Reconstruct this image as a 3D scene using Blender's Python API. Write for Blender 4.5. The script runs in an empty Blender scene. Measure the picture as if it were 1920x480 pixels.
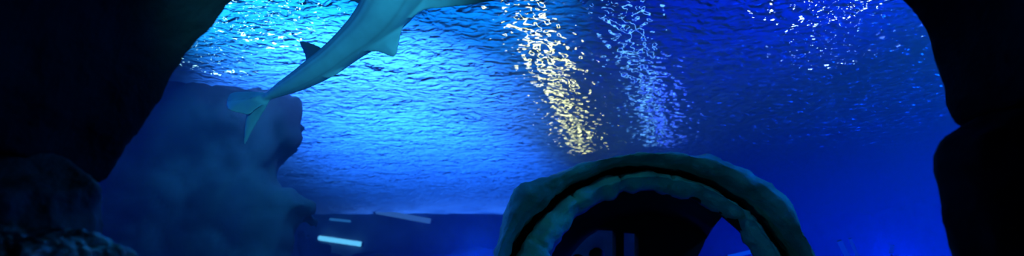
import bpy, bmesh, math, random
import numpy as np
from mathutils import Vector, Matrix, noise
random.seed(7); np.random.seed(7)
S = bpy.context.scene
COL = S.collection
W_, H_, F = 1920, 480, 1100.0
PITCH = math.atan(320.0 / F)
CAM = Vector((0, 0, 1.1))
# ---------------------------------------------------------------- camera, world, exposure
cd = bpy.data.cameras.new('camera'); cam = bpy.data.objects.new('camera', cd); COL.objects.link(cam)
cam.location = CAM; cam.rotation_euler = (math.pi / 2 + PITCH, 0, 0)
cd.sensor_fit = 'HORIZONTAL'; cd.sensor_width = 36.0; cd.lens = F / W_ * 36.0
cd.clip_start = 0.02; cd.clip_end = 200
cd.dof.use_dof = True; cd.dof.focus_distance = 4.6; cd.dof.aperture_fstop = 1.0
S.camera = cam
S.view_settings.view_transform = 'Standard'; S.view_settings.look = 'None'
S.view_settings.exposure = 0.0; S.view_settings.gamma = 1.0; S.view_settings.use_curve_mapping = False
wd = bpy.data.worlds.new('world'); S.world = wd; wd.use_nodes = True
wd.node_tree.nodes['Background'].inputs[0].default_value = (0.0, 0.002, 0.012, 1)
wd.node_tree.nodes['Background'].inputs[1].default_value = 0.3
FW = Vector((0, math.cos(PITCH), math.sin(PITCH))); UP = Vector((0, -math.sin(PITCH), math.cos(PITCH))); RT = Vector((1, 0, 0))
def ray(px, py): return RT * ((px - 960) / F) + UP * ((240 - py) / F) + FW
def P(px, py, d): return CAM + ray(px, py) * d                    # d = depth along the lens axis
def PY(px, py, y): r = ray(px, py); return CAM + r * (y / r.y)    # point on the vertical plane at distance y
ZS = 4.5                                                            # water level
def PZ(px, py, z=ZS): r = ray(px, py); return CAM + r * ((z - CAM.z) / r.z)
def lamp_over(px, py, h):                                           # where a lamp h above the water stands to be seen there
    r = ray(px, py).normalized(); p = PZ(px, py)
    s = math.sqrt(max(1 - r.z * r.z, 0)) / 1.33
    hd = Vector((r.x, r.y, 0)).normalized()
    return p + hd * (s / math.sqrt(1 - s * s) * h) + Vector((0, 0, h))

def aim(o, tgt):
    o.rotation_euler = (Vector(tgt) - o.location).to_track_quat('-Z', 'Y').to_euler()
def spot(name, loc, tgt, col, power, ang, blend=0.8, rad=0.15):
    l = bpy.data.lights.new(name, 'SPOT'); l.color = col; l.energy = power; l.spot_size = math.radians(ang); l.spot_blend = blend
    l.shadow_soft_size = rad
    o = bpy.data.objects.new(name, l); COL.objects.link(o); o.location = loc; aim(o, tgt); return o
def point(name, loc, col, power, rad=0.3):
    l = bpy.data.lights.new(name, 'POINT'); l.color = col; l.energy = power; l.shadow_soft_size = rad
    o = bpy.data.objects.new(name, l); COL.objects.link(o); o.location = loc; return o

# floodlights hung over the pool, shining down on the water (colour, watts, cone)
spot('flood_lamp_cyan', (-3.0, 2.0, 9.0), PZ(470, 10), (0.03, 0.50, 1.0), 19000, 34, 1.0)
spot('flood_lamp_azure', (-1.5, 3.0, 8.5), PZ(720, 235), (0.11, 0.31, 1.0), 66000, 48, 1.0)
spot('flood_lamp_far', (-3.0, 4.0, 8.5), PZ(830, 335), (0.04, 0.22, 1.0), 125000, 38, 1.0)
spot('flood_lamp_teal', (-0.5, 1.5, 8.5), PZ(830, 40), (0.0, 0.36, 1.0), 10000, 36, 1.0)
spot('flood_lamp_royal', (5.0, 2.0, 8.5), PZ(1480, 10), (0.0, 0.03, 1.0), 4500, 46, 1.0)
# unseen fill lights added for the water haze, shark, stone arch and ledge
point('tank_fill_royal', (8.0, 12.5, 1.6), (0.0, 0.04, 1.0), 560, 0.4)
point('tank_fill_side', (10.6, 10.0, 2.6), (0.0, 0.055, 1.0), 1300, 0.4)  # added out of view to lift the haze on the right
point('tank_fill_beyond', (4.9, 12.0, 1.3), (0.0, 0.03, 1.0), 130, 0.4)  # added to brighten the opening inside the stone arch
point('tank_fill_right', (5.0, 5.0, 4.3), (0.0, 0.34, 1.0), 300, 0.3)
point('tank_fill_left', (-4.0, 4.5, 3.4), (0.0, 0.06, 1.0), 100, 0.4)
point('tank_fill_far', (-1.0, 18, 2.2), (0.0, 0.09, 1.0), 420, 0.4)
spot('shark_fill', (0.0, 0.6, 2.0), P(580, 130, 4.5), (0.05, 0.66, 1.0), 560, 42, 0.7)  # added light from the camera side to brighten the shark
spot('arch_fill', (0.2, 3.2, 3.9), (1.45, 6.0, 2.4), (0.04, 0.75, 1.0), 46, 70, 0.9)  # added to brighten the stone ring
spot('arch_fill_low', (0.6, 3.6, 0.6), (1.45, 6.2, 2.0), (0.0, 0.6, 0.9), 26, 90, 0.9)  # added to bring up the inner ring from below
spot('ledge_fill', (-0.6, 2.6, 2.6), PY(160, 400, 2.2), (0.02, 0.3, 1.0), 10, 60, 0.9)  # added to bring out the ledge and left boulder

# ---------------------------------------------------------------- helpers
def mesh_obj(name, verts, faces, mat, parent=None, smooth=True):
    me = bpy.data.meshes.new(name); me.from_pydata([tuple(v) for v in verts], [], faces); me.update()
    o = bpy.data.objects.new(name, me); COL.objects.link(o)
    if mat: me.materials.append(mat)
    if smooth: me.polygons.foreach_set('use_smooth', [True] * len(me.polygons))
    if parent: o.parent = parent
    return o
def fix(o):
    bm = bmesh.new(); bm.from_mesh(o.data); bmesh.ops.recalc_face_normals(bm, faces=bm.faces); bm.to_mesh(o.data); bm.free(); return o
def tag(o, label, cat, group=None, kind=None):
    o['label'] = label; o['category'] = cat
    if group: o['group'] = group
    if kind: o['kind'] = kind
    return o
def structure(o): o['kind'] = 'structure'; return o
def empty(name, loc, label, cat, group=None):
    o = bpy.data.objects.new(name, None); COL.objects.link(o); o.location = loc; return tag(o, label, cat, group)
def adopt(ch, root):
    ch.parent = root; ch.matrix_parent_inverse = Matrix.Translation(root.location).inverted(); return ch
def bake(o, mods):
    for kind, props in mods:
        m = o.modifiers.new(kind, kind)
        for k, v in props.items(): setattr(m, k, v)
    dg = bpy.context.evaluated_depsgraph_get(); dg.update()
    me = bpy.data.meshes.new_from_object(o.evaluated_get(dg)); o.modifiers.clear()
    mats = list(o.data.materials); old = o.data; o.data = me
    me.materials.clear()
    for m in mats: me.materials.append(m)
    bpy.data.meshes.remove(old)
    me.polygons.foreach_set('use_smooth', [True] * len(me.polygons)); return o
def rough(o, amp, scale, seed=0.0, oct=4, ridge=False):
    me = o.data; sd = Vector((seed, seed * 1.7, -seed))
    nrm = [v.normal.copy() for v in me.vertices]
    for v, n in zip(me.vertices, nrm):
        p = v.co / scale + sd
        a = noise.fractal(p, 0.9, 2.1, oct)
        if ridge: a = 0.6 * a - 0.9 * (1 - min(1, 3 * abs(noise.noise(p * 1.3 + sd)))) + 0.2
        v.co += n * a * amp
    me.update(); return o
def mat(name, col, rough_=0.8, spec=0.3, bump=0.0, bscale=6.0, col2=None, cscale=3.0):
    m = bpy.data.materials.new(name); m.use_nodes = True; nt = m.node_tree; b = nt.nodes['Principled BSDF']
    b.inputs['Base Color'].default_value = (*col, 1); b.inputs['Roughness'].default_value = rough_
    b.inputs['Specular IOR Level'].default_value = spec
    tc = nt.nodes.new('ShaderNodeTexCoord')
    if col2:
        n = nt.nodes.new('ShaderNodeTexNoise'); n.inputs['Scale'].default_value = cscale; n.inputs['Detail'].default_value = 5
        nt.links.new(tc.outputs['Object'], n.inputs['Vector'])
        r = nt.nodes.new('ShaderNodeValToRGB'); r.color_ramp.elements[0].position = .38; r.color_ramp.elements[1].position = .64
        r.color_ramp.elements[0].color = (*col, 1); r.color_ramp.elements[1].color = (*col2, 1)
        nt.links.new(n.outputs['Fac'], r.inputs[0]); nt.links.new(r.outputs[0], b.inputs['Base Color'])
    if bump:
        n2 = nt.nodes.new('ShaderNodeTexNoise'); n2.inputs['Scale'].default_value = bscale; n2.inputs['Detail'].default_value = 8
        nt.links.new(tc.outputs['Object'], n2.inputs['Vector'])
        bp = nt.nodes.new('ShaderNodeBump'); bp.inputs['Strength'].default_value = bump; bp.inputs['Distance'].default_value = 0.05
        nt.links.new(n2.outputs['Fac'], bp.inputs['Height']); nt.links.new(bp.outputs[0], b.inputs['Normal'])
    return m
def emit(name, col, st):
    m = bpy.data.materials.new(name); m.use_nodes = True; nt = m.node_tree; nt.nodes.clear()
    e = nt.nodes.new('ShaderNodeEmission'); e.inputs[0].default_value = (*col, 1); e.inputs[1].default_value = st
    o = nt.nodes.new('ShaderNodeOutputMaterial'); nt.links.new(e.outputs[0], o.inputs[0]); return m

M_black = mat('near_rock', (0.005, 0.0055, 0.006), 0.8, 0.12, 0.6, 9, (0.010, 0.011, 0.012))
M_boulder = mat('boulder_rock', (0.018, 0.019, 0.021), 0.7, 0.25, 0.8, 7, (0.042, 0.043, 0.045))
M_wet = mat('wet_rock', (0.015, 0.017, 0.018), 0.25, 0.6, 1.0, 18, (0.06, 0.062, 0.06), 7)
M_reef = mat('reef_rock', (0.010, 0.010, 0.014), 0.9, 0.1, 0.6, 3, (0.038, 0.034, 0.042), 1.6)
M_arch = mat('arch_stone', (0.14, 0.17, 0.15), 0.85, 0.2, 0.7, 7, (0.30, 0.33, 0.30), 2.5)
M_ring = mat('ring_stone', (0.26, 0.29, 0.29), 0.85, 0.2, 0.6, 9, (0.42, 0.42, 0.38), 4)
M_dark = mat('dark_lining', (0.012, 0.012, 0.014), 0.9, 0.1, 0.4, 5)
M_wall = mat('tank_wall_paint', (0.10, 0.12, 0.15), 0.95, 0.1, 0.0, 5, (0.34, 0.36, 0.40), 0.9)
M_sand = mat('sand', (0.25, 0.24, 0.2), 0.95, 0.1, 0.5, 8, (0.4, 0.38, 0.33), 2)
M_hall = mat('hall_ceiling_paint', (0.02, 0.02, 0.022), 0.95, 0.1)
M_metal = mat('lamp_housing_metal', (0.05, 0.05, 0.055), 0.5, 0.5)

# ---------------------------------------------------------------- water: surface, body, acrylic
def axis(y):                                                        # tunnel centre (x, z, radius) along y
    if y > 6.0: return (1.45 + 0.25 * (y - 6.0), 0.83, 1.68 + min(y - 6.0, 0.5) * 0.6)
    t = (y - 2.4) / 3.6
    return (0.05 + 1.40 * t, 1.15 - 0.32 * t, 2.02 - 0.34 * t)
def arch_pts(y, n, grow=0.0, zb=0.0):
    cx, cz, r = axis(y); r += grow; out = [(cx - r, zb)]
    for i in range(n):
        a = math.pi - math.pi * i / (n - 1); out.append((cx + r * math.cos(a), cz + r * math.sin(a)))
    out.append((cx + r, zb)); return out

XL, XR, YB, YF = -13.0, 15.0, 1.8, 24.5
def water_surface():
    m = bpy.data.materials.new('water_surface'); m.use_nodes = True; nt = m.node_tree; nt.nodes.clear(); N = nt.nodes.new; L = nt.links.new
    tc = N('ShaderNodeTexCoord')
    mp = N('ShaderNodeMapping'); mp.inputs['Scale'].default_value = (1.0, 1.25, 1.0); mp.inputs['Rotation'].default_value = (0, 0, 0.25)
    L(tc.outputs['Object'], mp.inputs[0])
    n1 = N('ShaderNodeTexNoise'); n1.inputs['Scale'].default_value = 5.2; n1.inputs['Detail'].default_value = 2.0; n1.inputs['Roughness'].default_value = 0.5; n1.inputs['Distortion'].default_value = 0.6
    L(mp.outputs[0], n1.inputs['Vector'])
    n3 = N('ShaderNodeTexNoise'); n3.inputs['Scale'].default_value = 6.5; n3.inputs['Detail'].default_value = 0.6; n3.inputs['Distortion'].default_value = 0.3
    L(mp.outputs[0], n3.inputs['Vector'])
    b = N('ShaderNodeBump'); b.inputs['Strength'].default_value = 1.0; b.inputs['Distance'].default_value = 0.15; L(n3.outputs['Fac'], b.inputs['Height'])
    b2 = N('ShaderNodeBump'); b2.inputs['Strength'].default_value = 1.0; b2.inputs['Distance'].default_value = 0.34; L(n1.outputs['Fac'], b2.inputs['Height'])
    rf = N('ShaderNodeBsdfRefraction'); rf.inputs['IOR'].default_value = 1.33; rf.inputs['Roughness'].default_value = 0.0; rf.inputs[0].default_value = (0.9, 0.95, 1, 1)
    tl = N('ShaderNodeBsdfTranslucent'); tl.inputs[0].default_value = (0.22, 0.60, 1.0, 1)
    gl = N('ShaderNodeBsdfGlossy'); gl.inputs['Roughness'].default_value = 0.08; gl.inputs[0].default_value = (0.9, 0.95, 1, 1)
    for x in (rf, gl): L(b.outputs[0], x.inputs['Normal'])
    L(b2.outputs[0], tl.inputs['Normal'])
    m1 = N('ShaderNodeMixShader'); m1.inputs[0].default_value = 0.40; L(rf.outputs[0], m1.inputs[1]); L(tl.outputs[0], m1.inputs[2])
    m2 = N('ShaderNodeMixShader'); m2.inputs[0].default_value = 0.12; L(m1.outputs[0], m2.inputs[1]); L(gl.outputs[0], m2.inputs[2])
    o = N('ShaderNodeOutputMaterial'); L(m2.outputs[0], o.inputs[0])
    nx, ny = 280, 230
    vs, fs = [], []
    for j in range(ny + 1):
        for i in range(nx + 1):
            x = XL + (XR - XL) * i / nx; y = YB + (YF - YB) * j / ny
            z = ZS + 0.05 * noise.noise(Vector((x * 0.9, y * 1.1, 3.1))) + 0.03 * noise.noise(Vector((x * 2.1, y * 2.6, 9.1)))
            vs.append((x, y, z))
    for j in range(ny):
        for i in range(nx):
            a = j * (nx + 1) + i; fs.append((a, a + nx + 1, a + nx + 2, a + 1))   # faces look down
    o = mesh_obj('water_surface', vs, fs, m)
    return structure(o)
water_surface()

def water_body():
    m = bpy.data.materials.new('sea_water'); m.use_nodes = True; nt = m.node_tree; nt.nodes.clear(); N = nt.nodes.new; L = nt.links.new
    sc = N('ShaderNodeVolumeScatter'); sc.inputs['Color'].default_value = (0.25, 0.45, 1.0, 1); sc.inputs['Density'].default_value = 0.055; sc.inputs['Anisotropy'].default_value = 0.1
    ab = N('ShaderNodeVolumeAbsorption'); ab.inputs['Color'].default_value = (0.05, 0.40, 0.97, 1); ab.inputs['Density'].default_value = 0.05
    ad = N('ShaderNodeAddShader'); L(sc.outputs[0], ad.inputs[0]); L(ab.outputs[0], ad.inputs[1])
    o = N('ShaderNodeOutputMaterial'); L(ad.outputs[0], o.inputs['Volume'])
    n = 24; zb, zt = -0.5, ZS - 0.12; ys = [2.3, 3.6, 4.8, 6.0, 7.8, 9.7]
    V, Fc = [], []
    inner = []
    for y in ys:
        pts = arch_pts(y, n, 0.03, zb); inner.append(list(range(len(V), len(V) + len(pts)))); V += [(x, y, z) for x, z in pts]
    k = len(inner[0])
    for a, b in zip(inner, inner[1:]):
        for i in range(k - 1): Fc.append((a[i], a[i + 1], b[i + 1], b[i]))
    Fc.append(tuple(inner[-1]))
    o0 = len(V); V += [(XL, ys[0], zb), (XL, ys[0], zt), (XR, ys[0], zt), (XR, ys[0], zb)]
    o1 = len(V); V += [(XL, YF, zb), (XL, YF, zt), (XR, YF, zt), (XR, YF, zb)]
    # front face split into a U: outer points with the inner arch reversed
    Fc.append(tuple([o0, o0 + 1, o0 + 2, o0 + 3] + inner[0][::-1]))
    Fc.append((o1, o1 + 1, o1 + 2, o1 + 3))
    Fc += [(o0, o0 + 1, o1 + 1, o1), (o0 + 1, o0 + 2, o1 + 2, o1 + 1), (o0 + 2, o0 + 3, o1 + 3, o1 + 2)]
    Fc.append(tuple([o0] + [r[0] for r in inner] + [r[-1] for r in inner[::-1]] + [o0 + 3, o1 + 3, o1]))
    ob = mesh_obj('water_body', V, Fc, m, smooth=False)
    bm = bmesh.new(); bm.from_mesh(ob.data); bmesh.ops.triangulate(bm, faces=bm.faces); bmesh.ops.recalc_face_normals(bm, faces=bm.faces); bm.to_mesh(ob.data); bm.free()
    return structure(ob)
water_body()

def acrylic():
    m = bpy.data.materials.new('clear_acrylic'); m.use_nodes = True; nt = m.node_tree; nt.nodes.clear(); N = nt.nodes.new; L = nt.links.new
    tr = N('ShaderNodeBsdfTransparent'); tr.inputs[0].default_value = (0.97, 0.985, 1, 1)
    g = N('ShaderNodeBsdfGlossy'); g.inputs['Roughness'].default_value = 0.04
    mx = N('ShaderNodeMixShader'); mx.inputs[0].default_value = 0.015; L(tr.outputs[0], mx.inputs[1]); L(g.outputs[0], mx.inputs[2])
    o = N('ShaderNodeOutputMaterial'); L(mx.outputs[0], o.inputs[0])
    V, Fc = [], []; n = 48; ys = [2.62, 3.5, 4.4, 5.2, 6.05]; rows = []
    for y in ys:
        for g_ in (0.0, -0.05):
            pts = arch_pts(y, n, g_, 0.0); rows.append(list(range(len(V), len(V) + len(pts)))); V += [(x, y, z) for x, z in pts]
    k = len(rows[0])
    for q in range(len(ys) - 1):
        for s in (0, 1):
            a, b = rows[2 * q + s], rows[2 * q + 2 + s]
            for i in range(k - 1): Fc.append((a[i], a[i + 1], b[i + 1], b[i]))
    for q in (0, len(ys) - 1):
        a, b = rows[2 * q], rows[2 * q + 1]
        for i in range(k - 1): Fc.append((a[i], a[i + 1], b[i + 1], b[i]))
    return structure(fix(mesh_obj('window_1', V, Fc, m)))
acrylic()

# ---------------------------------------------------------------- tank shell and hall
def box(name, x0, x1, y0, y1, z0, z1, m):
    V = [(x, y, z) for x in (x0, x1) for y in (y0, y1) for z in (z0, z1)]
    Fc = [(0, 1, 3, 2), (4, 6, 7, 5), (0, 4, 5, 1), (2, 3, 7, 6), (0, 2, 6, 4), (1, 5, 7, 3)]
    return fix(mesh_obj(name, V, Fc, m, smooth=False))
structure(box('wall_back', XL - .3, XR + .3, YF, YF + .3, -0.6, 9.5, M_wall))
structure(box('wall_left', XL - .3, XL, -2.5, YF, -0.6, 9.5, M_wall))
structure(box('wall_right', XR, XR + .3, -2.5, YF, -0.6, 9.5, M_wall))
structure(box('wall_front', XL - .3, XR + .3, -2.8, -2.5, -0.6, 9.5, M_dark))
structure(box('ceiling', XL - .3, XR + .3, -2.8, YF + .3, 9.5, 9.7, M_hall))
def floor_mesh():
    V, Fc = [], []; nx, ny = 110, 100
    for j in range(ny + 1):
        for i in range(nx + 1):
            x = XL + (XR - XL) * i / nx; y = -2.5 + (YF + 2.5) * j / ny
            cx = axis(max(2.4, min(y, 9.5)))[0]
            inside = abs(x - cx) < 2.1 and y < 9.9
            z = -0.05 if inside else -0.25 + 0.14 * noise.noise(Vector((x * .5, y * .5, 0)))
            V.append((x, y, z))
    for j in range(ny):
        for i in range(nx):
            a = j * (nx + 1) + i; Fc.append((a, a + 1, a + nx + 2, a + nx + 1))
    return structure(mesh_obj('floor', V, Fc, M_sand))
floor_mesh()
def walkway():
    V, Fc = [], []; ys = [-2.4, 0, 2.4, 4.2, 6.0, 7.8, 9.4]
    for y in ys:
        cx = axis(max(2.0, y))[0]; r = 1.6 if y > 5 else 1.8
        V += [(cx - r, y, 0), (cx + r, y, 0), (cx + r, y, -0.08), (cx - r, y, -0.08)]
    for q in range(len(ys) - 1):
        for i in range(4): Fc.append((4 * q + i, 4 * q + (i + 1) % 4, 4 * q + 4 + (i + 1) % 4, 4 * q + 4 + i))
    Fc += [(0, 1, 2, 3), (4 * len(ys) - 4, 4 * len(ys) - 3, 4 * len(ys) - 2, 4 * len(ys) - 1)]
    o = fix(mesh_obj('walkway_floor', V, Fc, M_dark, smooth=False)); return structure(o)
walkway()

# ---------------------------------------------------------------- near rocks
def smooth_poly(pts, per):
    out = []
    n = len(pts)
    for i in range(n - 1):
        p0, p1, p2, p3 = (Vector(pts[max(i - 1, 0)]), Vector(pts[i]), Vector(pts[i + 1]), Vector(pts[min(i + 2, n - 1)]))
        for k in range(per):
            t = k / per
            out.append(0.5 * ((2 * p1) + (p2 - p0) * t + (2 * p0 - 5 * p1 + 4 * p2 - p3) * t * t + (3 * p1 - p0 - 3 * p2 + p3) * t ** 3))
    out.append(Vector(pts[-1])); return out
def rock_rim(name, trace, ye, sections, m, per=6, amp=0.03, sc=0.35, seed=0.0, voxel=0.035):
    """solid rock whose inner rim follows a traced line at distance ye; sections = (y, outward metres)"""
    line = [PY(x, y, ye) for x, y in trace]
    line = smooth_poly([(p.x, p.z) for p in line], per)
    V, Fc = [], []; k = len(sections)
    for i, p in enumerate(line):
        a = line[max(i - 1, 0)]; b = line[min(i + 1, len(line) - 1)]
        t = (b - a).normalized(); nrm = Vector((-t.y, t.x))
        for (y, off) in sections:
            q = p + nrm * off; V.append((q.x, y, q.y))
    for i in range(len(line) - 1):
        for j in range(k): Fc.append((i * k + j, i * k + (j + 1) % k, (i + 1) * k + (j + 1) % k, (i + 1) * k + j))
    Fc += [tuple(range(k)), tuple(range((len(line) - 1) * k, len(line) * k))]
    o = fix(mesh_obj(name, V, Fc, m))
    bake(o, [('REMESH', dict(mode='VOXEL', voxel_size=voxel))])
    return rough(o, amp, sc, seed)
SEC = [(2.95, 0.72), (2.65, 0.25), (2.40, 0.0), (2.15, 0.05), (1.5, 0.10), (0.6, 0.14), (-0.9, 0.20), (-0.9, 0.8), (1.0, 0.95), (2.95, 1.1)]
# outline runs left foot -> crown -> right, so the outward side is on the left hand of travel
arch_trace = [(196, 347), (222, 300), (252, 262), (276, 222), (303, 178), (330, 130), (360, 88), (398, 45), (433, 2), (520, -95), (660, -200),
              (830, -275), (1000, -300), (1200, -280), (1380, -215), (1540, -120), (1640, -45), (1690, 0), (1722, 38), (1748, 78), (1755, 118), (1766, 160), (1776, 200), (1797, 240)]
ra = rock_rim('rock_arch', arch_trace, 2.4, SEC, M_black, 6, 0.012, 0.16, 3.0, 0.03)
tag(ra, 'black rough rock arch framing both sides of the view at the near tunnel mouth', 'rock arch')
def blob(name, c, rad, m, amp, sc, seed, sub=5, power=1.0):
    bm = bmesh.new(); bmesh.ops.create_icosphere(bm, subdivisions=sub, radius=1.0)
    for v in bm.verts:
        d = v.co.normalized()
        q = Vector([math.copysign(abs(t) ** power, t) for t in d])
        v.co = Vector((q.x * rad[0], q.y * rad[1], q.z * rad[2]))
    me = bpy.data.meshes.new(name); bm.to_mesh(me); bm.free(); me.materials.append(m)
    me.polygons.foreach_set('use_smooth', [True] * len(me.polygons))
    o = bpy.data.objects.new(name, me); COL.objects.link(o)
    rough(o, amp, sc, seed, 5, True); o.location = c; return o
# left boulder and wet ledge, right boulder
SB = [(2.5, 0.35), (2.4, 0.12), (2.25, 0.0), (2.0, 0.06), (1.7, 0.2), (1.5, 0.6), (1.6, 1.4), (2.5, 1.4)]
lb_trace = [(187, 500), (187, 440), (190, 400), (194, 370), (193, 352), (180, 338), (160, 322), (130, 303), (95, 284), (55, 266), (10, 254), (-60, 245), (-200, 250)]
SB = [(2.30, 0.30), (2.26, 0.05), (2.15, 0.0), (2.0, 0.06), (1.82, 0.22), (1.75, 0.5), (2.30, 0.5)]
lb = rock_rim('boulder', lb_trace, 2.15, SB, M_boulder, 4, 0.035, 0.22, 11.0, 0.02)
tag(lb, 'dark boulder low at the left under the black rock arch', 'boulder')
rb_trace = [(1960, 180), (1900, 196), (1850, 212), (1815, 228), (1790, 243), (1768, 258), (1756, 278), (1752, 300), (1754, 322), (1762, 345), (1767, 370), (1770, 400), (1776, 430), (1785, 458), (1797, 490), (1815, 560), (1830, 640)]
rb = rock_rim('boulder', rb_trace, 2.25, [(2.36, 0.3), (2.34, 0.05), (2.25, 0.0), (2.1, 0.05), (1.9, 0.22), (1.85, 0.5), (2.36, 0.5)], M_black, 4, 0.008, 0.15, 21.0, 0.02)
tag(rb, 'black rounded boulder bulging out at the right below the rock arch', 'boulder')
# ledge
lt = [(300, 640), (285, 540), (266, 486), (248, 474), (228, 464), (205, 452), (184, 443), (160, 436), (130, 430), (90, 424), (40, 419), (-40, 415), (-200, 412)]
le = rock_rim('rock_ledge', lt, 2.0, [(2.12, 0.12), (2.08, 0.02), (2.0, 0.0), (1.85, 0.03), (1.6, 0.10), (1.35, 0.2), (1.3, 0.5), (2.1, 0.5)], M_wet, 4, 0.018, 0.055, 5.0, 0.010)
tag(le, 'wet rock ledge glistening with pale highlights at the bottom left corner', 'rock ledge')

# ---------------------------------------------------------------- left reef and distant rocks
def outline_rock(name, trace, d, thick, m, amp, sc, seed, voxel=0.09, lean=0.0):
    line = [PY(x, y, d) for x, y in trace]
    pts = smooth_poly([(p.x, p.z) for p in line], 3)
    n = len(pts); V = []
    for (yy, ins) in ((d + thick, 0.40), (d + thick * 0.5, 0.28), (d, 0.0), (d - thick * 0.3, 0.16)):
        for i, p in enumerate(pts):                                # step inwards, at right angles to the outline
            t = (pts[(i + 1) % n] - pts[i - 1]).normalized(); q = p + Vector((t.y, -t.x)) * ins; V.append((q.x, yy, q.y))
    Fc = []
    for r in range(3):
        for i in range(n - 1): Fc.append((r * n + i, r * n + i + 1, (r + 1) * n + i + 1, (r + 1) * n + i))
        Fc.append((r * n + n - 1, r * n, (r + 1) * n, (r + 1) * n + n - 1))
    Fc += [tuple(range(n)), tuple(range(3 * n, 4 * n))]
    o = mesh_obj(name, V, Fc, m)
    bm = bmesh.new(); bm.from_mesh(o.data); bmesh.ops.triangulate(bm, faces=bm.faces); bmesh.ops.recalc_face_normals(bm, faces=bm.faces); bm.to_mesh(o.data); bm.free()
    bake(o, [('REMESH', dict(mode='VOXEL', voxel_size=voxel))])
    return rough(o, amp, sc, seed, 5, True)
reef_tr = [(-150, 700), (-150, 130), (150, 138), (330, 150), (450, 160), (540, 172), (572, 196), (560, 230), (566, 252), (562, 272), (546, 290), (526, 306), (518, 322), (522, 336), (536, 348), (548, 352), (556, 352), (560, 362), (575, 362), (582, 374), (592, 380),
           (588, 398), (570, 410), (560, 428), (556, 450), (552, 500), (560, 700)]
rw = outline_rock('reef_wall', reef_tr, 9.0, 1.0, M_reef, 0.07, 0.5, 2.0, 0.07)
tag(rw, 'tall hazy blue rockwork mass rising to the water surface behind the shark tail', 'reef rock')
far_tr = [(560, 700), (566, 440), (590, 476), (640, 472), (700, 474), (760, 470), (820, 474), (880, 468), (930, 464), (990, 460), (1000, 700)]
fr = outline_rock('reef_mound', far_tr, 20.0, 2.0, M_reef, 0.25, 1.2, 8.0, 0.16)
tag(fr, 'low dim blue rock mound far off between the reef and the stone arch', 'reef rock')

mound = outline_rock('reef_mound', [(960, 700), (975, 520), (1010, 470), (1060, 415), (1110, 398), (1160, 400), (1205, 425), (1225, 470), (1235, 700)], 11.5, 1.6, M_reef, 0.08, 0.6, 14.0, 0.08)  # rock added to darken the view through the left tunnel windows
tag(mound, 'dark rock mound added behind the two people to dim the windows in the stone arch', 'reef rock')

# ---------------------------------------------------------------- far stone portal with its tunnel
RC = (1.445, 0.83); K = 6.0
def rad_of(trace, y):
    """polar profile (angle -> radius) around the portal centre from traced pixels"""
    a = []
    for x, yy in trace:
        p = PY(x, yy, y); dx, dz = p.x - RC[0], p.z - RC[1]; a.append((math.atan2(dz, dx), math.hypot(dx, dz)))
    a.sort(); xs = [q[0] for q in a]; rs = [q[1] for q in a]
    return lambda t: float(np.interp(t, xs, rs))
outer_tr = [(918, 520), (926, 478), (936, 430), (948, 392), (965, 352), (1000, 336), (1040, 320), (1085, 303), (1130, 292), (1180, 286), (1230, 283), (1285, 284), (1330, 289), (1380, 304), (1420, 322), (1452, 340), (1475, 362), (1490, 385), (1503, 420), (1518, 455), (1530, 482), (1540, 520)]
inner_tr = [(1020, 520), (1034, 480), (1050, 450), (1062, 432), (1085, 402), (1110, 384), (1125, 373), (1150, 366), (1178, 352), (1230, 350), (1275, 357), (1305, 362), (1345, 380), (1372, 396), (1395, 412), (1402, 424), (1412, 440), (1432, 470), (1448, 500), (1455, 530)]
ro, ri = rad_of(outer_tr, 6.0), rad_of(inner_tr, 6.35)
def ring_mesh(name, prof, m, amp, sc, seed, cracks=None, nseg=220, a0=-0.53, a1=math.pi + 0.53):
    """prof(theta) -> closed list of (y, r)"""
    V, Fc = [], []
    for i in range(nseg + 1):
        t = a0 + (a1 - a0) * i / nseg
        pr = prof(t)
        for (y, r) in pr: V.append((RC[0] + 0.25 * max(0, y - 6.65) + r * math.cos(t), y, RC[1] + r * math.sin(t)))
    k = len(pr)
    for i in range(nseg):
        for j in range(k): Fc.append((i * k + j, i * k + (j + 1) % k, (i + 1) * k + (j + 1) % k, (i + 1) * k + j))
    Fc += [tuple(range(k)), tuple(range(nseg * k, (nseg + 1) * k))]
    o = fix(mesh_obj(name, V, Fc, m)); return rough(o, amp, sc, seed, 4)
def sub(pr, n):                                                    # subdivide a closed profile
    out = []
    for i in range(len(pr)):
        a, b = pr[i], pr[(i + 1) % len(pr)]
        for k in range(n): t = k / n; out.append((a[0] + (b[0] - a[0]) * t, a[1] + (b[1] - a[1]) * t))
    return out
portal = empty('stone_portal', (RC[0], 6.0, 0.0), 'round stone arch portal of the next tunnel seen beyond the clear tunnel', 'stone arch')
def outer_prof(t):
    r = ro(t); g = 1.70 - 0.03 * max(0, -math.cos(t))
    return sub([(6.10, g - 0.02), (6.0, g + 0.02), (5.97, (r + g) / 2), (6.02, r - 0.03), (6.12, r), (6.6, r + 0.02), (6.6, g)], 3)
def crack(t, marks, w): return max([math.exp(-((t - c) / w) ** 2) for c in marks] + [0])
MK = [0.42, 0.80, 1.38, 1.74, 2.10, 2.52, 2.86]
def inner_prof(t):
    r0 = ri(t); c = crack(t, MK, 0.012) * 0.05
    r1 = 1.60 - 0.08 * max(0, abs(math.cos(t)) - .3)
    j = 0.05 * noise.noise(Vector((t * 11, 1.3, 0)))
    return sub([(6.36 + c, r0 + j + c), (6.24 + c, r0 + .06 + j), (6.18 + c, (r0 + r1) / 2), (6.22 + c, r1 - .03 - c), (6.30 + c, r1), (6.8, r1 + .02), (6.8, r0 + j + 0.02)], 3)
adopt(ring_mesh('outer_rim', outer_prof, M_arch, 0.05, 0.28, 4.0), portal)
adopt(ring_mesh('inner_ring', inner_prof, M_ring, 0.03, 0.18, 7.0), portal)
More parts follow.
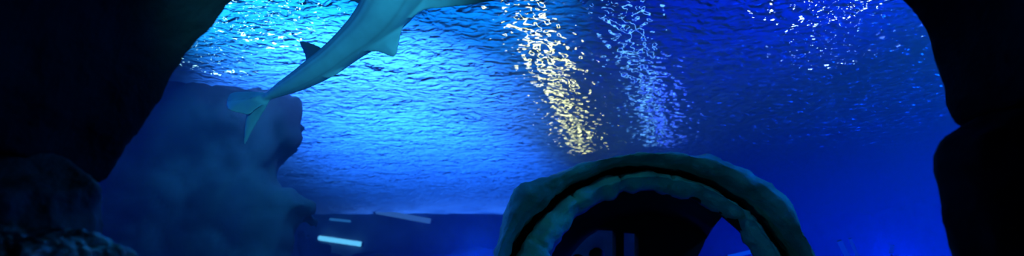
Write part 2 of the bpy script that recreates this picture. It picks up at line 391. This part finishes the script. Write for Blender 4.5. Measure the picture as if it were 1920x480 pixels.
adopt(ring_mesh('recess', lambda t: sub([(6.60, 1.50), (6.58, 1.60), (6.58, ro(t) - 0.03), (6.75, ro(t) - .03), (6.75, 1.50)], 2), M_dark, 0.006, 0.2, 2.0), portal)  # shade of the groove put into its dark colour
# rock hull of the tunnel behind the portal
def hull(t):
    r = ro(t); return sub([(6.83, 1.50), (6.83, r - 0.02), (7.4, r + 0.05), (8.6, r + 0.02), (9.3, r - 0.1), (9.3, 1.50)], 2)
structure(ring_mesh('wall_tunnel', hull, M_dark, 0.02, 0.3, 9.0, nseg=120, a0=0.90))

def end_wall():
    y = 9.0
    C = [PY(1372, 418, y), PY(1350, 430, y), PY(1330, 450, y), PY(1315, 472, y), PY(1300, 500, y), PY(1290, 560, y), PY(1470, 560, y), PY(1432, 500, y), PY(1412, 470, y), PY(1392, 440, y)]
    L1 = [PY(1052, 424, y), PY(1155, 428, y), PY(1155, 600, y), PY(1052, 600, y)]
    L2 = [PY(1170, 432, y), PY(1198, 434, y), PY(1198, 600, y), PY(1170, 600, y)]
    cxe = RC[0] + 0.25 * 2.35; out = [(cxe + 1.6 * math.cos(a), RC[1] + 1.6 * math.sin(a)) for a in np.linspace(0.92, math.pi + 0.5, 40)]; out += [(p.x, p.z) for p in (PY(1262, 575, y), PY(1292, 540, y), PY(1301, 500, y), PY(1310, 478, y), PY(1318, 462, y))]
    bm = bmesh.new()
    def loop(pts): 
        vs = [bm.verts.new((p[0], y, p[1])) for p in pts]
        return [bm.edges.new((vs[i], vs[(i + 1) % len(vs)])) for i in range(len(vs))]
    es = loop(out)
    for h in (L1, L2): es += loop([(p.x, p.z) for p in h])
    bmesh.ops.triangle_fill(bm, edges=es, use_beauty=True)
    geo = bmesh.ops.extrude_face_region(bm, geom=list(bm.faces))
    for v in [g for g in geo['geom'] if isinstance(g, bmesh.types.BMVert)]: v.co.y += 0.35
    bmesh.ops.recalc_face_normals(bm, faces=bm.faces)
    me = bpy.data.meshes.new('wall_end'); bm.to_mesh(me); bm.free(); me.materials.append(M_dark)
    o = bpy.data.objects.new('wall_end', me); COL.objects.link(o); return structure(o)
end_wall()

# ---------------------------------------------------------------- shark
def build_shark():
    # (px, py, depth, half width px, flatness)
    sp = [(484, 188, 4.95, 4, 1), (500, 182, 4.9, 7, 1), (530, 166, 4.82, 15, 1.0), (562, 150, 4.72, 21, 1.0), (590, 133, 4.64, 26, 1.0), (622, 112, 4.55, 29, 1), (652, 87, 4.46, 32, 1.0), (685, 60, 4.36, 39, 1.0),
          (712, 32, 4.25, 46, 1.0), (735, 0, 4.14, 54, 1.0), (760, -45, 4.02, 62, 1.0), (784, -95, 3.92, 66, 1.0), (806, -150, 3.84, 62, .95), (824, -200, 3.78, 52, .85), (840, -245, 3.74, 36, .7), (850, -275, 3.72, 16, .6)]
    cen = [P(a, b, c) for a, b, c, d, e in sp]; rad = [d / F * c for a, b, c, d, e in sp]
    V, Fc = [], []; n = 28
    nc = len(cen)
    ts = np.linspace(0, nc - 1, nc * 5)
    C3 = np.array([np.interp(ts, range(nc), [c[k] for c in cen]) for k in range(3)]).T
    R3 = np.interp(ts, range(nc), rad); FL = np.interp(ts, range(nc), [s[4] for s in sp])
    for _ in range(3):
        C3[1:-1] = (C3[:-2] + 2 * C3[1:-1] + C3[2:]) / 4; R3[1:-1] = (R3[:-2] + 2 * R3[1:-1] + R3[2:]) / 4
    dors = []   # dorsal direction: up and to the left, away from the lens
    for i in range(len(ts)):
        t = Vector(C3[min(i + 1, len(ts) - 1)] - C3[max(i - 1, 0)]).normalized()
        d0 = (UP * 0.55 - RT * 0.62 + FW * 0.62); d = (d0 - t * d0.dot(t)).normalized(); s = t.cross(d)
        dors.append((t, d, s))
        for j in range(n):
            a = 2 * math.pi * j / n; q = Vector(C3[i]) + (s * math.cos(a) + d * math.sin(a) * 0.92 * FL[i]) * R3[i]
            V.append(q)
    m = len(ts)
    for i in range(m - 1):
        for j in range(n): Fc.append((i * n + j, i * n + (j + 1) % n, (i + 1) * n + (j + 1) % n, (i + 1) * n + j))
    Fc += [tuple(range(n)), tuple(range((m - 1) * n, m * n))]
    def fin(pts, th):
        """pts: outline as (px,py,depth); a blade, thick in the middle and thin at the rim"""
        w = [P(*p) for p in pts]
        w2 = []
        k = len(w)
        for i in range(k):
            p0, p1, p2, p3 = w[i - 1], w[i], w[(i + 1) % k], w[(i + 2) % k]
            for q in range(4):
                t = q / 4; w2.append(0.5 * ((2 * p1) + (p2 - p0) * t + (2 * p0 - 5 * p1 + 4 * p2 - p3) * t * t + (3 * p1 - p0 - 3 * p2 + p3) * t ** 3))
        w = w2; k = len(w); c = sum(w, Vector()) / k
        nn = Vector()
        for i in range(k): nn += (w[i] - c).cross(w[(i + 1) % k] - c)
        nn.normalize(); b = len(V)
        for sgn in (1, -1):
            for f, h in ((1.0, .32), (.72, .8), (.4, 1.0)):
                for p in w: V.append(c + (p - c) * f + nn * sgn * th * h)
            V.append(c + nn * sgn * th)
        st = 3 * k + 1
        for s_ in (0, 1):
            o = b + s_ * st
            for r in range(2):
                for i in range(k): Fc.append((o + r * k + i, o + r * k + (i + 1) % k, o + (r + 1) * k + (i + 1) % k, o + (r + 1) * k + i))
            for i in range(k): Fc.append((o + 2 * k + i, o + 2 * k + (i + 1) % k, o + 3 * k))
        for i in range(k): Fc.append((b + i, b + (i + 1) % k, b + st + (i + 1) % k, b + st + i))
    # caudal: long upper lobe to the left, lower lobe hanging down
    fin([(506, 176, 4.9), (480, 172, 4.99), (450, 172, 5.02), (432, 176, 5.02), (424, 192, 4.93), (428, 206, 4.84), (450, 212, 4.82), (466, 215, 4.81), (480, 204, 4.84), (500, 190, 4.9)], 0.017)
    fin([(508, 180, 4.9), (482, 182, 4.94), (466, 205, 4.94), (459, 235, 4.95), (458, 272, 4.96), (472, 248, 4.95), (487, 222, 4.93), (500, 200, 4.9)], 0.017)
    # second dorsal
    fin([(618, 100, 4.62), (600, 88, 4.70), (582, 80, 4.78), (562, 77, 4.85), (566, 90, 4.82), (573, 106, 4.78), (574, 120, 4.72), (590, 125, 4.66), (615, 115, 4.58)], 0.016)
    # anal fin, small
    fin([(645, 112, 4.52), (650, 122, 4.50), (632, 140, 4.50), (610, 148, 4.54), (605, 130, 4.58)], 0.010)
    # pelvic fin, large triangle on the right
    fin([(655, 98, 4.40), (690, 97, 4.34), (715, 99, 4.28), (733, 107, 4.24), (743, 103, 4.21), (748, 84, 4.2), (752, 62, 4.18), (758, 40, 4.16), (740, 25, 4.15), (700, 60, 4.30)], 0.018)
    # pelvic fin of the far side
    fin([(650, 62, 4.58), (655, 42, 4.64), (668, 18, 4.66), (690, 10, 4.60), (700, 40, 4.45), (680, 70, 4.42)], 0.014)
    # pectoral fins
    fin([(765, 34, 4.10), (790, 20, 4.05), (840, 14, 3.98), (890, 8, 3.92), (940, -2, 3.86), (960, -18, 3.82), (930, -34, 3.84), (880, -46, 3.88), (830, -58, 3.92), (780, -72, 3.98), (750, -30, 4.08)], 0.022)
    fin([(712, 14, 4.22), (690, 12, 4.30), (665, 4, 4.38), (640, -6, 4.44), (618, -20, 4.5), (612, -40, 4.52), (650, -60, 4.44), (700, -75, 4.3), (750, -80, 4.1), (740, -20, 4.15)], 0.022)
    # first dorsal (beyond the body)
    fin([(700, -40, 4.25), (672, -50, 4.42), (655, -48, 4.55), (662, -75, 4.58), (690, -110, 4.5), (740, -130, 4.2), (760, -60, 4.15)], 0.02)
    me = bpy.data.materials.new('shark_skin'); me.use_nodes = True; nt = me.node_tree; b = nt.nodes['Principled BSDF']
    at = nt.nodes.new('ShaderNodeAttribute'); at.attribute_name = 'hide'
    tc = nt.nodes.new('ShaderNodeTexCoord'); nz = nt.nodes.new('ShaderNodeTexNoise'); nz.inputs['Scale'].default_value = 9; nz.inputs['Detail'].default_value = 4
    nt.links.new(tc.outputs['Object'], nz.inputs['Vector'])
    mx = nt.nodes.new('ShaderNodeMix'); mx.data_type = 'RGBA'; mx.blend_type = 'MULTIPLY'; mx.inputs[0].default_value = 0.35
    nt.links.new(at.outputs['Color'], mx.inputs[6]); nt.links.new(nz.outputs['Fac'], mx.inputs[7]); nt.links.new(mx.outputs[2], b.inputs['Base Color'])
    b.inputs['Roughness'].default_value = 0.6; b.inputs['Specular IOR Level'].default_value = 0.2
    o = mesh_obj('shark', V, Fc, me); fix(o)
    bake(o, [('REMESH', dict(mode='VOXEL', voxel_size=0.011)), ('SMOOTH', dict(factor=0.5, iterations=4))])
    ca = o.data.color_attributes.new('hide', 'FLOAT_COLOR', 'POINT')
    vc = np.empty(len(o.data.vertices) * 3); o.data.vertices.foreach_get('co', vc); vc = vc.reshape(-1, 3)
    D = np.array([d for t, d, s in dors]); Sd = np.array([s for t, d, s in dors]); cols = np.ones((len(vc), 4))
    for a in range(0, len(vc), 20000):
        q = vc[a:a + 20000]; dd = ((q[:, None, :] - C3[None]) ** 2).sum(2); k = dd.argmin(1)
        rel = (q - C3[k]); h = (rel * D[k]).sum(1) / np.maximum(R3[k], 0.03); s2 = (rel * Sd[k]).sum(1) / np.maximum(R3[k], .03)
        f = np.clip((h + 0.05) / 0.55, 0, 1)                       # 0 belly .. 1 back
        out = np.clip((np.hypot(h, s2) - 1.5) / 0.8, 0, 1) * 0.30   # fins darken outwards
        line = 0.22 * np.exp(-((h + 0.32) / 0.10) ** 2)            # lateral line crease
        line += 0.5 * np.exp(-((h + 0.02) / 0.07) ** 2) + 0.25 * np.exp(-((s2 - 0.25) / 0.06) ** 2) * (np.hypot(h, s2) < 1.2)
        f = np.where(k < 14, f * 0.25, f); f = np.clip(f + out * (1 - f) + line, 0, 1)[:, None]
        cols[a:a + 20000, :3] = np.array([0.36, 0.50, 0.56]) * (1 - f) + np.array([0.09, 0.11, 0.13]) * f
    ca.data.foreach_set('color', cols.ravel())
    org = Vector(C3[len(C3) // 2]); o.data.transform(Matrix.Translation(-org)); o.location = org
    tag(o, 'pale-bellied shark swimming overhead with its forked tail trailing to the left', 'shark')
    # eyes
    for sg in (-1, 1):
        i = len(C3) - 14; t, d, s = dors[i]
        e = blob('eye', Vector((0, 0, 0)), (0.018, 0.018, 0.018), M_dark, 0.0, 1, 0, 2)
        e.parent = o; e.location = Vector(C3[i]) + (s * sg * 0.93 + d * 0.25) * R3[i] - org
    return o
build_shark()

# ---------------------------------------------------------------- lamps above the water, made-up glow tubes in it
def lamp_strip(pts, h, w, col, st, label):
    """a long fixture: housing with a glowing tube, following points given by where they shine through the water"""
    w3 = [lamp_over(x, y, h) for x, y in pts]
    root = empty('strip_lamp', w3[len(w3) // 2], label, 'lamp')
    def prism(name, hw, z0, z1, m):
        V, Fc = [], []
        for i, p in enumerate(w3):
            a = w3[max(i - 1, 0)]; b = w3[min(i + 1, len(w3) - 1)]; t = (b - a); t.z = 0; t.normalize(); s = Vector((t.y, -t.x, 0))
            for (k, z) in ((-1, z0), (1, z0), (1, z1), (-1, z1)): V.append(p + s * k * hw + Vector((0, 0, z)))
        for i in range(len(w3) - 1):
            for j in range(4): Fc.append((4 * i + j, 4 * i + (j + 1) % 4, 4 * i + 4 + (j + 1) % 4, 4 * i + 4 + j))
        Fc += [(0, 1, 2, 3), tuple(4 * len(w3) - 4 + j for j in range(4))]
        return adopt(fix(mesh_obj(name, V, Fc, m, smooth=False)), root)
    prism('tube', w, 0.0, 0.04, emit('lamp_glow', col, st)); prism('housing', w + 0.05, 0.045, 0.14, M_metal)
    return root
lamp_strip([(975, 10), (1005, 80), (1040, 150), (1068, 220), (1090, 285)], 1.6, 0.06, (1.0, 0.97, 0.38), 6.0, 'long yellowish lamp above the water glittering beside the blue one')
lamp_strip([(1165, 10), (1180, 80), (1200, 150), (1212, 215), (1225, 275)], 1.6, 0.045, (0.12, 0.42, 1.0), 4.5, 'long pale blue lamp above the water glittering over the stone arch')
lamp_strip([(1225, 140), (1240, 210), (1255, 275)], 1.6, 0.07, (0.04, 0.12, 1.0), 5.0, 'short deep blue lamp above the water right of the pale blue glitter')
def disc_lamp(px, py, h, r, col, st, label):
    c = lamp_over(px, py, h); root = empty('round_lamp', c, label, 'lamp')
    def cyl(name, r0, r1, z0, z1, m):
        V, Fc = [], []; n = 32
        for (r_, z) in ((r0, z0), (r1, z1)):
            for i in range(n): a = 2 * math.pi * i / n; V.append((r_ * math.cos(a), r_ * math.sin(a), z))
        for i in range(n): Fc.append((i, (i + 1) % n, n + (i + 1) % n, n + i))
        Fc += [tuple(range(n)), tuple(range(n, 2 * n))]
        o = fix(mesh_obj(name, V, Fc, m, smooth=False)); o.parent = root; return o
    cyl('bulb', r, r, 0, 0.03, emit('lamp_glow', col, st)); cyl('housing', r + .04, r * 0.6, 0.035, 0.3, M_metal)
disc_lamp(1560, -6, 3.2, 0.11, (0.45, 0.75, 1.0), 45, 'round white lamp above the water shining in at the top right')
disc_lamp(500, 40, 3.2, 0.16, (0.35, 0.85, 1.0), 22, 'round white lamp above the water sparkling left of the shark')
disc_lamp(400, 110, 3.0, 0.11, (0.35, 0.85, 1.0), 16, 'round pale lamp sparkling on the water near the left rock')

disc_lamp(1572, 95, 3.0, 0.04, (0.30, 0.6, 1.0), 60, 'small round lamp added above the water for glints below the white one at the top right')  # extra lamp, added to scatter more glints on the ripples

def streak_tube(a, b, r, col, st, label, stand=False):  # made-up glowing tubes, caps and stands in place of unexplained light streaks
    a, b = Vector(a), Vector(b); root = empty('light_streak', (a + b) / 2, label, 'light')
    t = (b - a).normalized(); s = t.cross(Vector((0, 0, 1))).normalized(); u = s.cross(t)
    def tube(name, k0, k1, rr, m):
        V, Fc = [], []; n = 14; st_ = [(k0, 0.5), (k0 + .02, 1), (k1 - .02, 1), (k1, 0.5)]
        for k, f in st_:
            for i in range(n): an = 2 * math.pi * i / n; V.append(a + (b - a) * k + (s * math.cos(an) + u * math.sin(an)) * rr * f)
        for q in range(3):
            for i in range(n): Fc.append((q * n + i, q * n + (i + 1) % n, (q + 1) * n + (i + 1) % n, (q + 1) * n + i))
        Fc += [tuple(range(n)), tuple(range(3 * n, 4 * n))]
        return adopt(fix(mesh_obj(name, V, Fc, m)), root)
    if stand:
        lo = min((a, b), key=lambda q: q.z); V = [(lo.x + r * .5 * math.cos(k_ * .785), lo.y + r * .5 * math.sin(k_ * .785), z) for z in (-0.3, lo.z - r * .8) for k_ in range(8)]
        adopt(fix(mesh_obj('stand', V, [(i, (i + 1) % 8, 8 + (i + 1) % 8, 8 + i) for i in range(8)] + [tuple(range(8)), tuple(range(8, 16))], M_metal)), root)
    tube('tube', 0, 1, r, emit('streak_glow', col, st)); tube('cap', -0.05, 0.0, r * 1.1, M_metal); tube('cap', 1.0, 1.05, r * 1.1, M_metal)
    return root
streak_tube(PY(597, 446, 24.37), PY(678, 458, 24.37), 0.10, (0.14, 0.60, 1.0), 3.0, 'bright pale blue light streak, built as a tube, low in the water right of the reef')
streak_tube(PY(705, 396, 24.15), PY(808, 415, 24.15), 0.11, (0.08, 0.30, 1.0), 0.9, 'dimmer long blue light streak, built as a tube, at the far water edge')
streak_tube(PY(618, 411, 24.4), PY(658, 415, 24.4), 0.05, (0.05, 0.35, 1.0), 0.9, 'short light streak, built as a tube, just above the brightest one')
streak_tube(PY(1574, 452, 9.5), PY(1592, 486, 9.5), 0.04, (0.0, 0.05, 1.0), 0.55, 'left of two slanting deep blue light streaks, built as tubes, beside the stone arch', True)
streak_tube(PY(1594, 448, 9.5), PY(1610, 486, 9.5), 0.025, (0.0, 0.05, 1.0), 0.5, 'right of two slanting deep blue light streaks, built as tubes, beside the stone arch', True)
streak_tube(PY(1673, 460, 10), PY(1671, 474, 10), 0.03, (0.0, 0.05, 1.0), 0.5, 'small upright deep blue light streak, built as a tube, low in the water at the right', True)
streak_tube(PY(1365, 482, 10.5), PY(1409, 472, 10.5), 0.035, (0.0, 0.07, 1.0), 0.7, 'bright blue light streak, built as a tube, seen through the opening inside the stone arch', True)

# ---------------------------------------------------------------- people inside the far tunnel
M_skin = mat('skin', (0.35, 0.22, 0.16), 0.6, 0.3); M_hair = mat('hair', (0.02, 0.015, 0.012), 0.6, 0.3, 0.5, 30); M_cloth = mat('dark_clothing', (0.02, 0.02, 0.03), 0.9, 0.1, 0.3, 20)
def person(x, y, height, turn, label):
    k = height / 1.8
    root = empty('person', (x, y, 0.0), label, 'person', None)
    J = {}; verts = []; rads = []; edges = []
    def v(name, co, r, par=None):
        J[name] = len(verts); verts.append(Vector(co) * k); rads.append((r[0] * k, r[1] * k) if isinstance(r, tuple) else (r * k, r * k))
        if par: edges.append((J[par], J[name]))
    v('pel', (0, 0, .98), (.15, .11)); v('wst', (0, 0, 1.12), (.13, .10), 'pel'); v('chs', (0, 0, 1.32), (.16, .11), 'wst'); v('nb', (0, 0.01, 1.46), (.075, .07), 'chs')
    v('nk', (0, .0, 1.53), .055, 'nb'); v('hd0', (0, -.015, 1.60), (.065, .075), 'nk'); v('hd1', (0, -.01, 1.68), (.078, .095), 'hd0'); v('hd2', (0, -.005, 1.745), (.06, .075), 'hd1')
    v('ns', (0, -.108, 1.655), .012, 'hd1')
    for s, n in ((-1, 'l'), (1, 'r')):
        v('ear' + n, (s * .083, 0, 1.66), .013, 'hd1')
        v('sh' + n, (s * .19, 0, 1.41), .058, 'chs'); v('el' + n, (s * .25, .02, 1.13), .043, 'sh' + n); v('wr' + n, (s * .24, -.09, .90), .028, 'el' + n)
        v('pm' + n, (s * .235, -.12, .83), (.022, .036), 'wr' + n)
        for q, (dy, ln) in enumerate(((-.034, .072), (-.012, .085), (.010, .08), (.030, .062))):
            v('f%d' % q + n, (s * .232, -.125 + dy, .79), .0095, 'pm' + n); v('g%d' % q + n, (s * .222, -.13 + dy, .79 - ln * .55), .0085, 'f%d' % q + n); v('h%d' % q + n, (s * .205, -.13 + dy, .79 - ln), .007, 'g%d' % q + n)
        v('t0' + n, (s * .215, -.155, .85), .011, 'wr' + n); v('t1' + n, (s * .205, -.175, .81), .009, 't0' + n)
        v('hp' + n, (s * .09, 0, .90), .095, 'pel'); v('kn' + n, (s * .10, -.01, .50), .062, 'hp' + n); v('an' + n, (s * .10, .02, .09), .042, 'kn' + n)
        v('ft' + n, (s * .11, -.05, .045), .042, 'an' + n); v('to' + n, (s * .12, -.16, .035), .034, 'ft' + n)
    me = bpy.data.meshes.new('body'); me.from_pydata([tuple(a) for a in verts], edges, []); me.update()
    o = bpy.data.objects.new('body', me); COL.objects.link(o); me.materials.append(M_skin)
    md = o.modifiers.new('SKIN', 'SKIN')
    for i, r in enumerate(rads): me.skin_vertices[0].data[i].radius = r
    me.skin_vertices[0].data[0].use_root = True
    bake(o, [('SUBSURF', dict(levels=2, render_levels=2))])
    o.parent = root
    def shell(name, test, m, grow):
        c = o.data.copy(); bm = bmesh.new(); bm.from_mesh(c); bm.normal_update()
        bmesh.ops.delete(bm, geom=[f for f in bm.faces if not test(f.calc_center_median() / k)], context='FACES')
        left = set(bm.verts); best = set()
        while left:
            st = [left.pop()]; isl = set(st)
            while st:
                for e in st.pop().link_edges:
                    for u in e.verts:
                        if u in left: left.discard(u); isl.add(u); st.append(u)
            if len(isl) > len(best): best = isl
        if name == 'shoe': bmesh.ops.delete(bm, geom=[u for u in bm.verts if u not in best], context='VERTS')
        for vv in bm.verts: vv.co += vv.normal * grow
        bm.to_mesh(c); bm.free(); c.materials.clear(); c.materials.append(m)
        q = bpy.data.objects.new(name, c); COL.objects.link(q); sm = q.modifiers.new('solid', 'SOLIDIFY'); sm.thickness = 0.008; q.parent = root; return q
    shell('jacket', lambda c: .92 < c.z < 1.5, M_cloth, 0.014)
    shell('trousers', lambda c: .09 < c.z < 1.1 and abs(c.x) < .2, M_cloth, 0.010)
    shell('shoe', lambda c: c.z < .1 and c.x < 0, M_cloth, 0.006); shell('shoe', lambda c: c.z < .1 and c.x > 0, M_cloth, 0.006)
    shell('hair', lambda c: (c.z > 1.70 or (c.z > 1.60 and c.y > -0.0 and abs(c.x) < .09)), M_hair, 0.016)
    for s in (-1, 1):
        e = blob('eye', Vector((s * .03, -.093, 1.665)) * k, (.011, .011, .011), M_dark, 0, 1, 0, 2); e.parent = root
    mo = blob('mouth', Vector((0, -.088, 1.605)) * k, (.02, .008, .005), mat('lips', (.3, .1, .09)), 0, 1, 0, 2); mo.parent = root
    root.rotation_euler = (0, 0, turn); return root
p1 = PY(1118, 457, 7.7); p2 = PY(1084, 470, 8.45)
person(p1.x, 7.7, p1.z / 1.0, 2.9, 'silhouetted person in dark clothes, taller and right of the two in the tunnel')
person(p2.x, 8.45, p2.z / 1.0, 3.4, 'silhouetted person in dark clothes, shorter and left of the two in the tunnel')
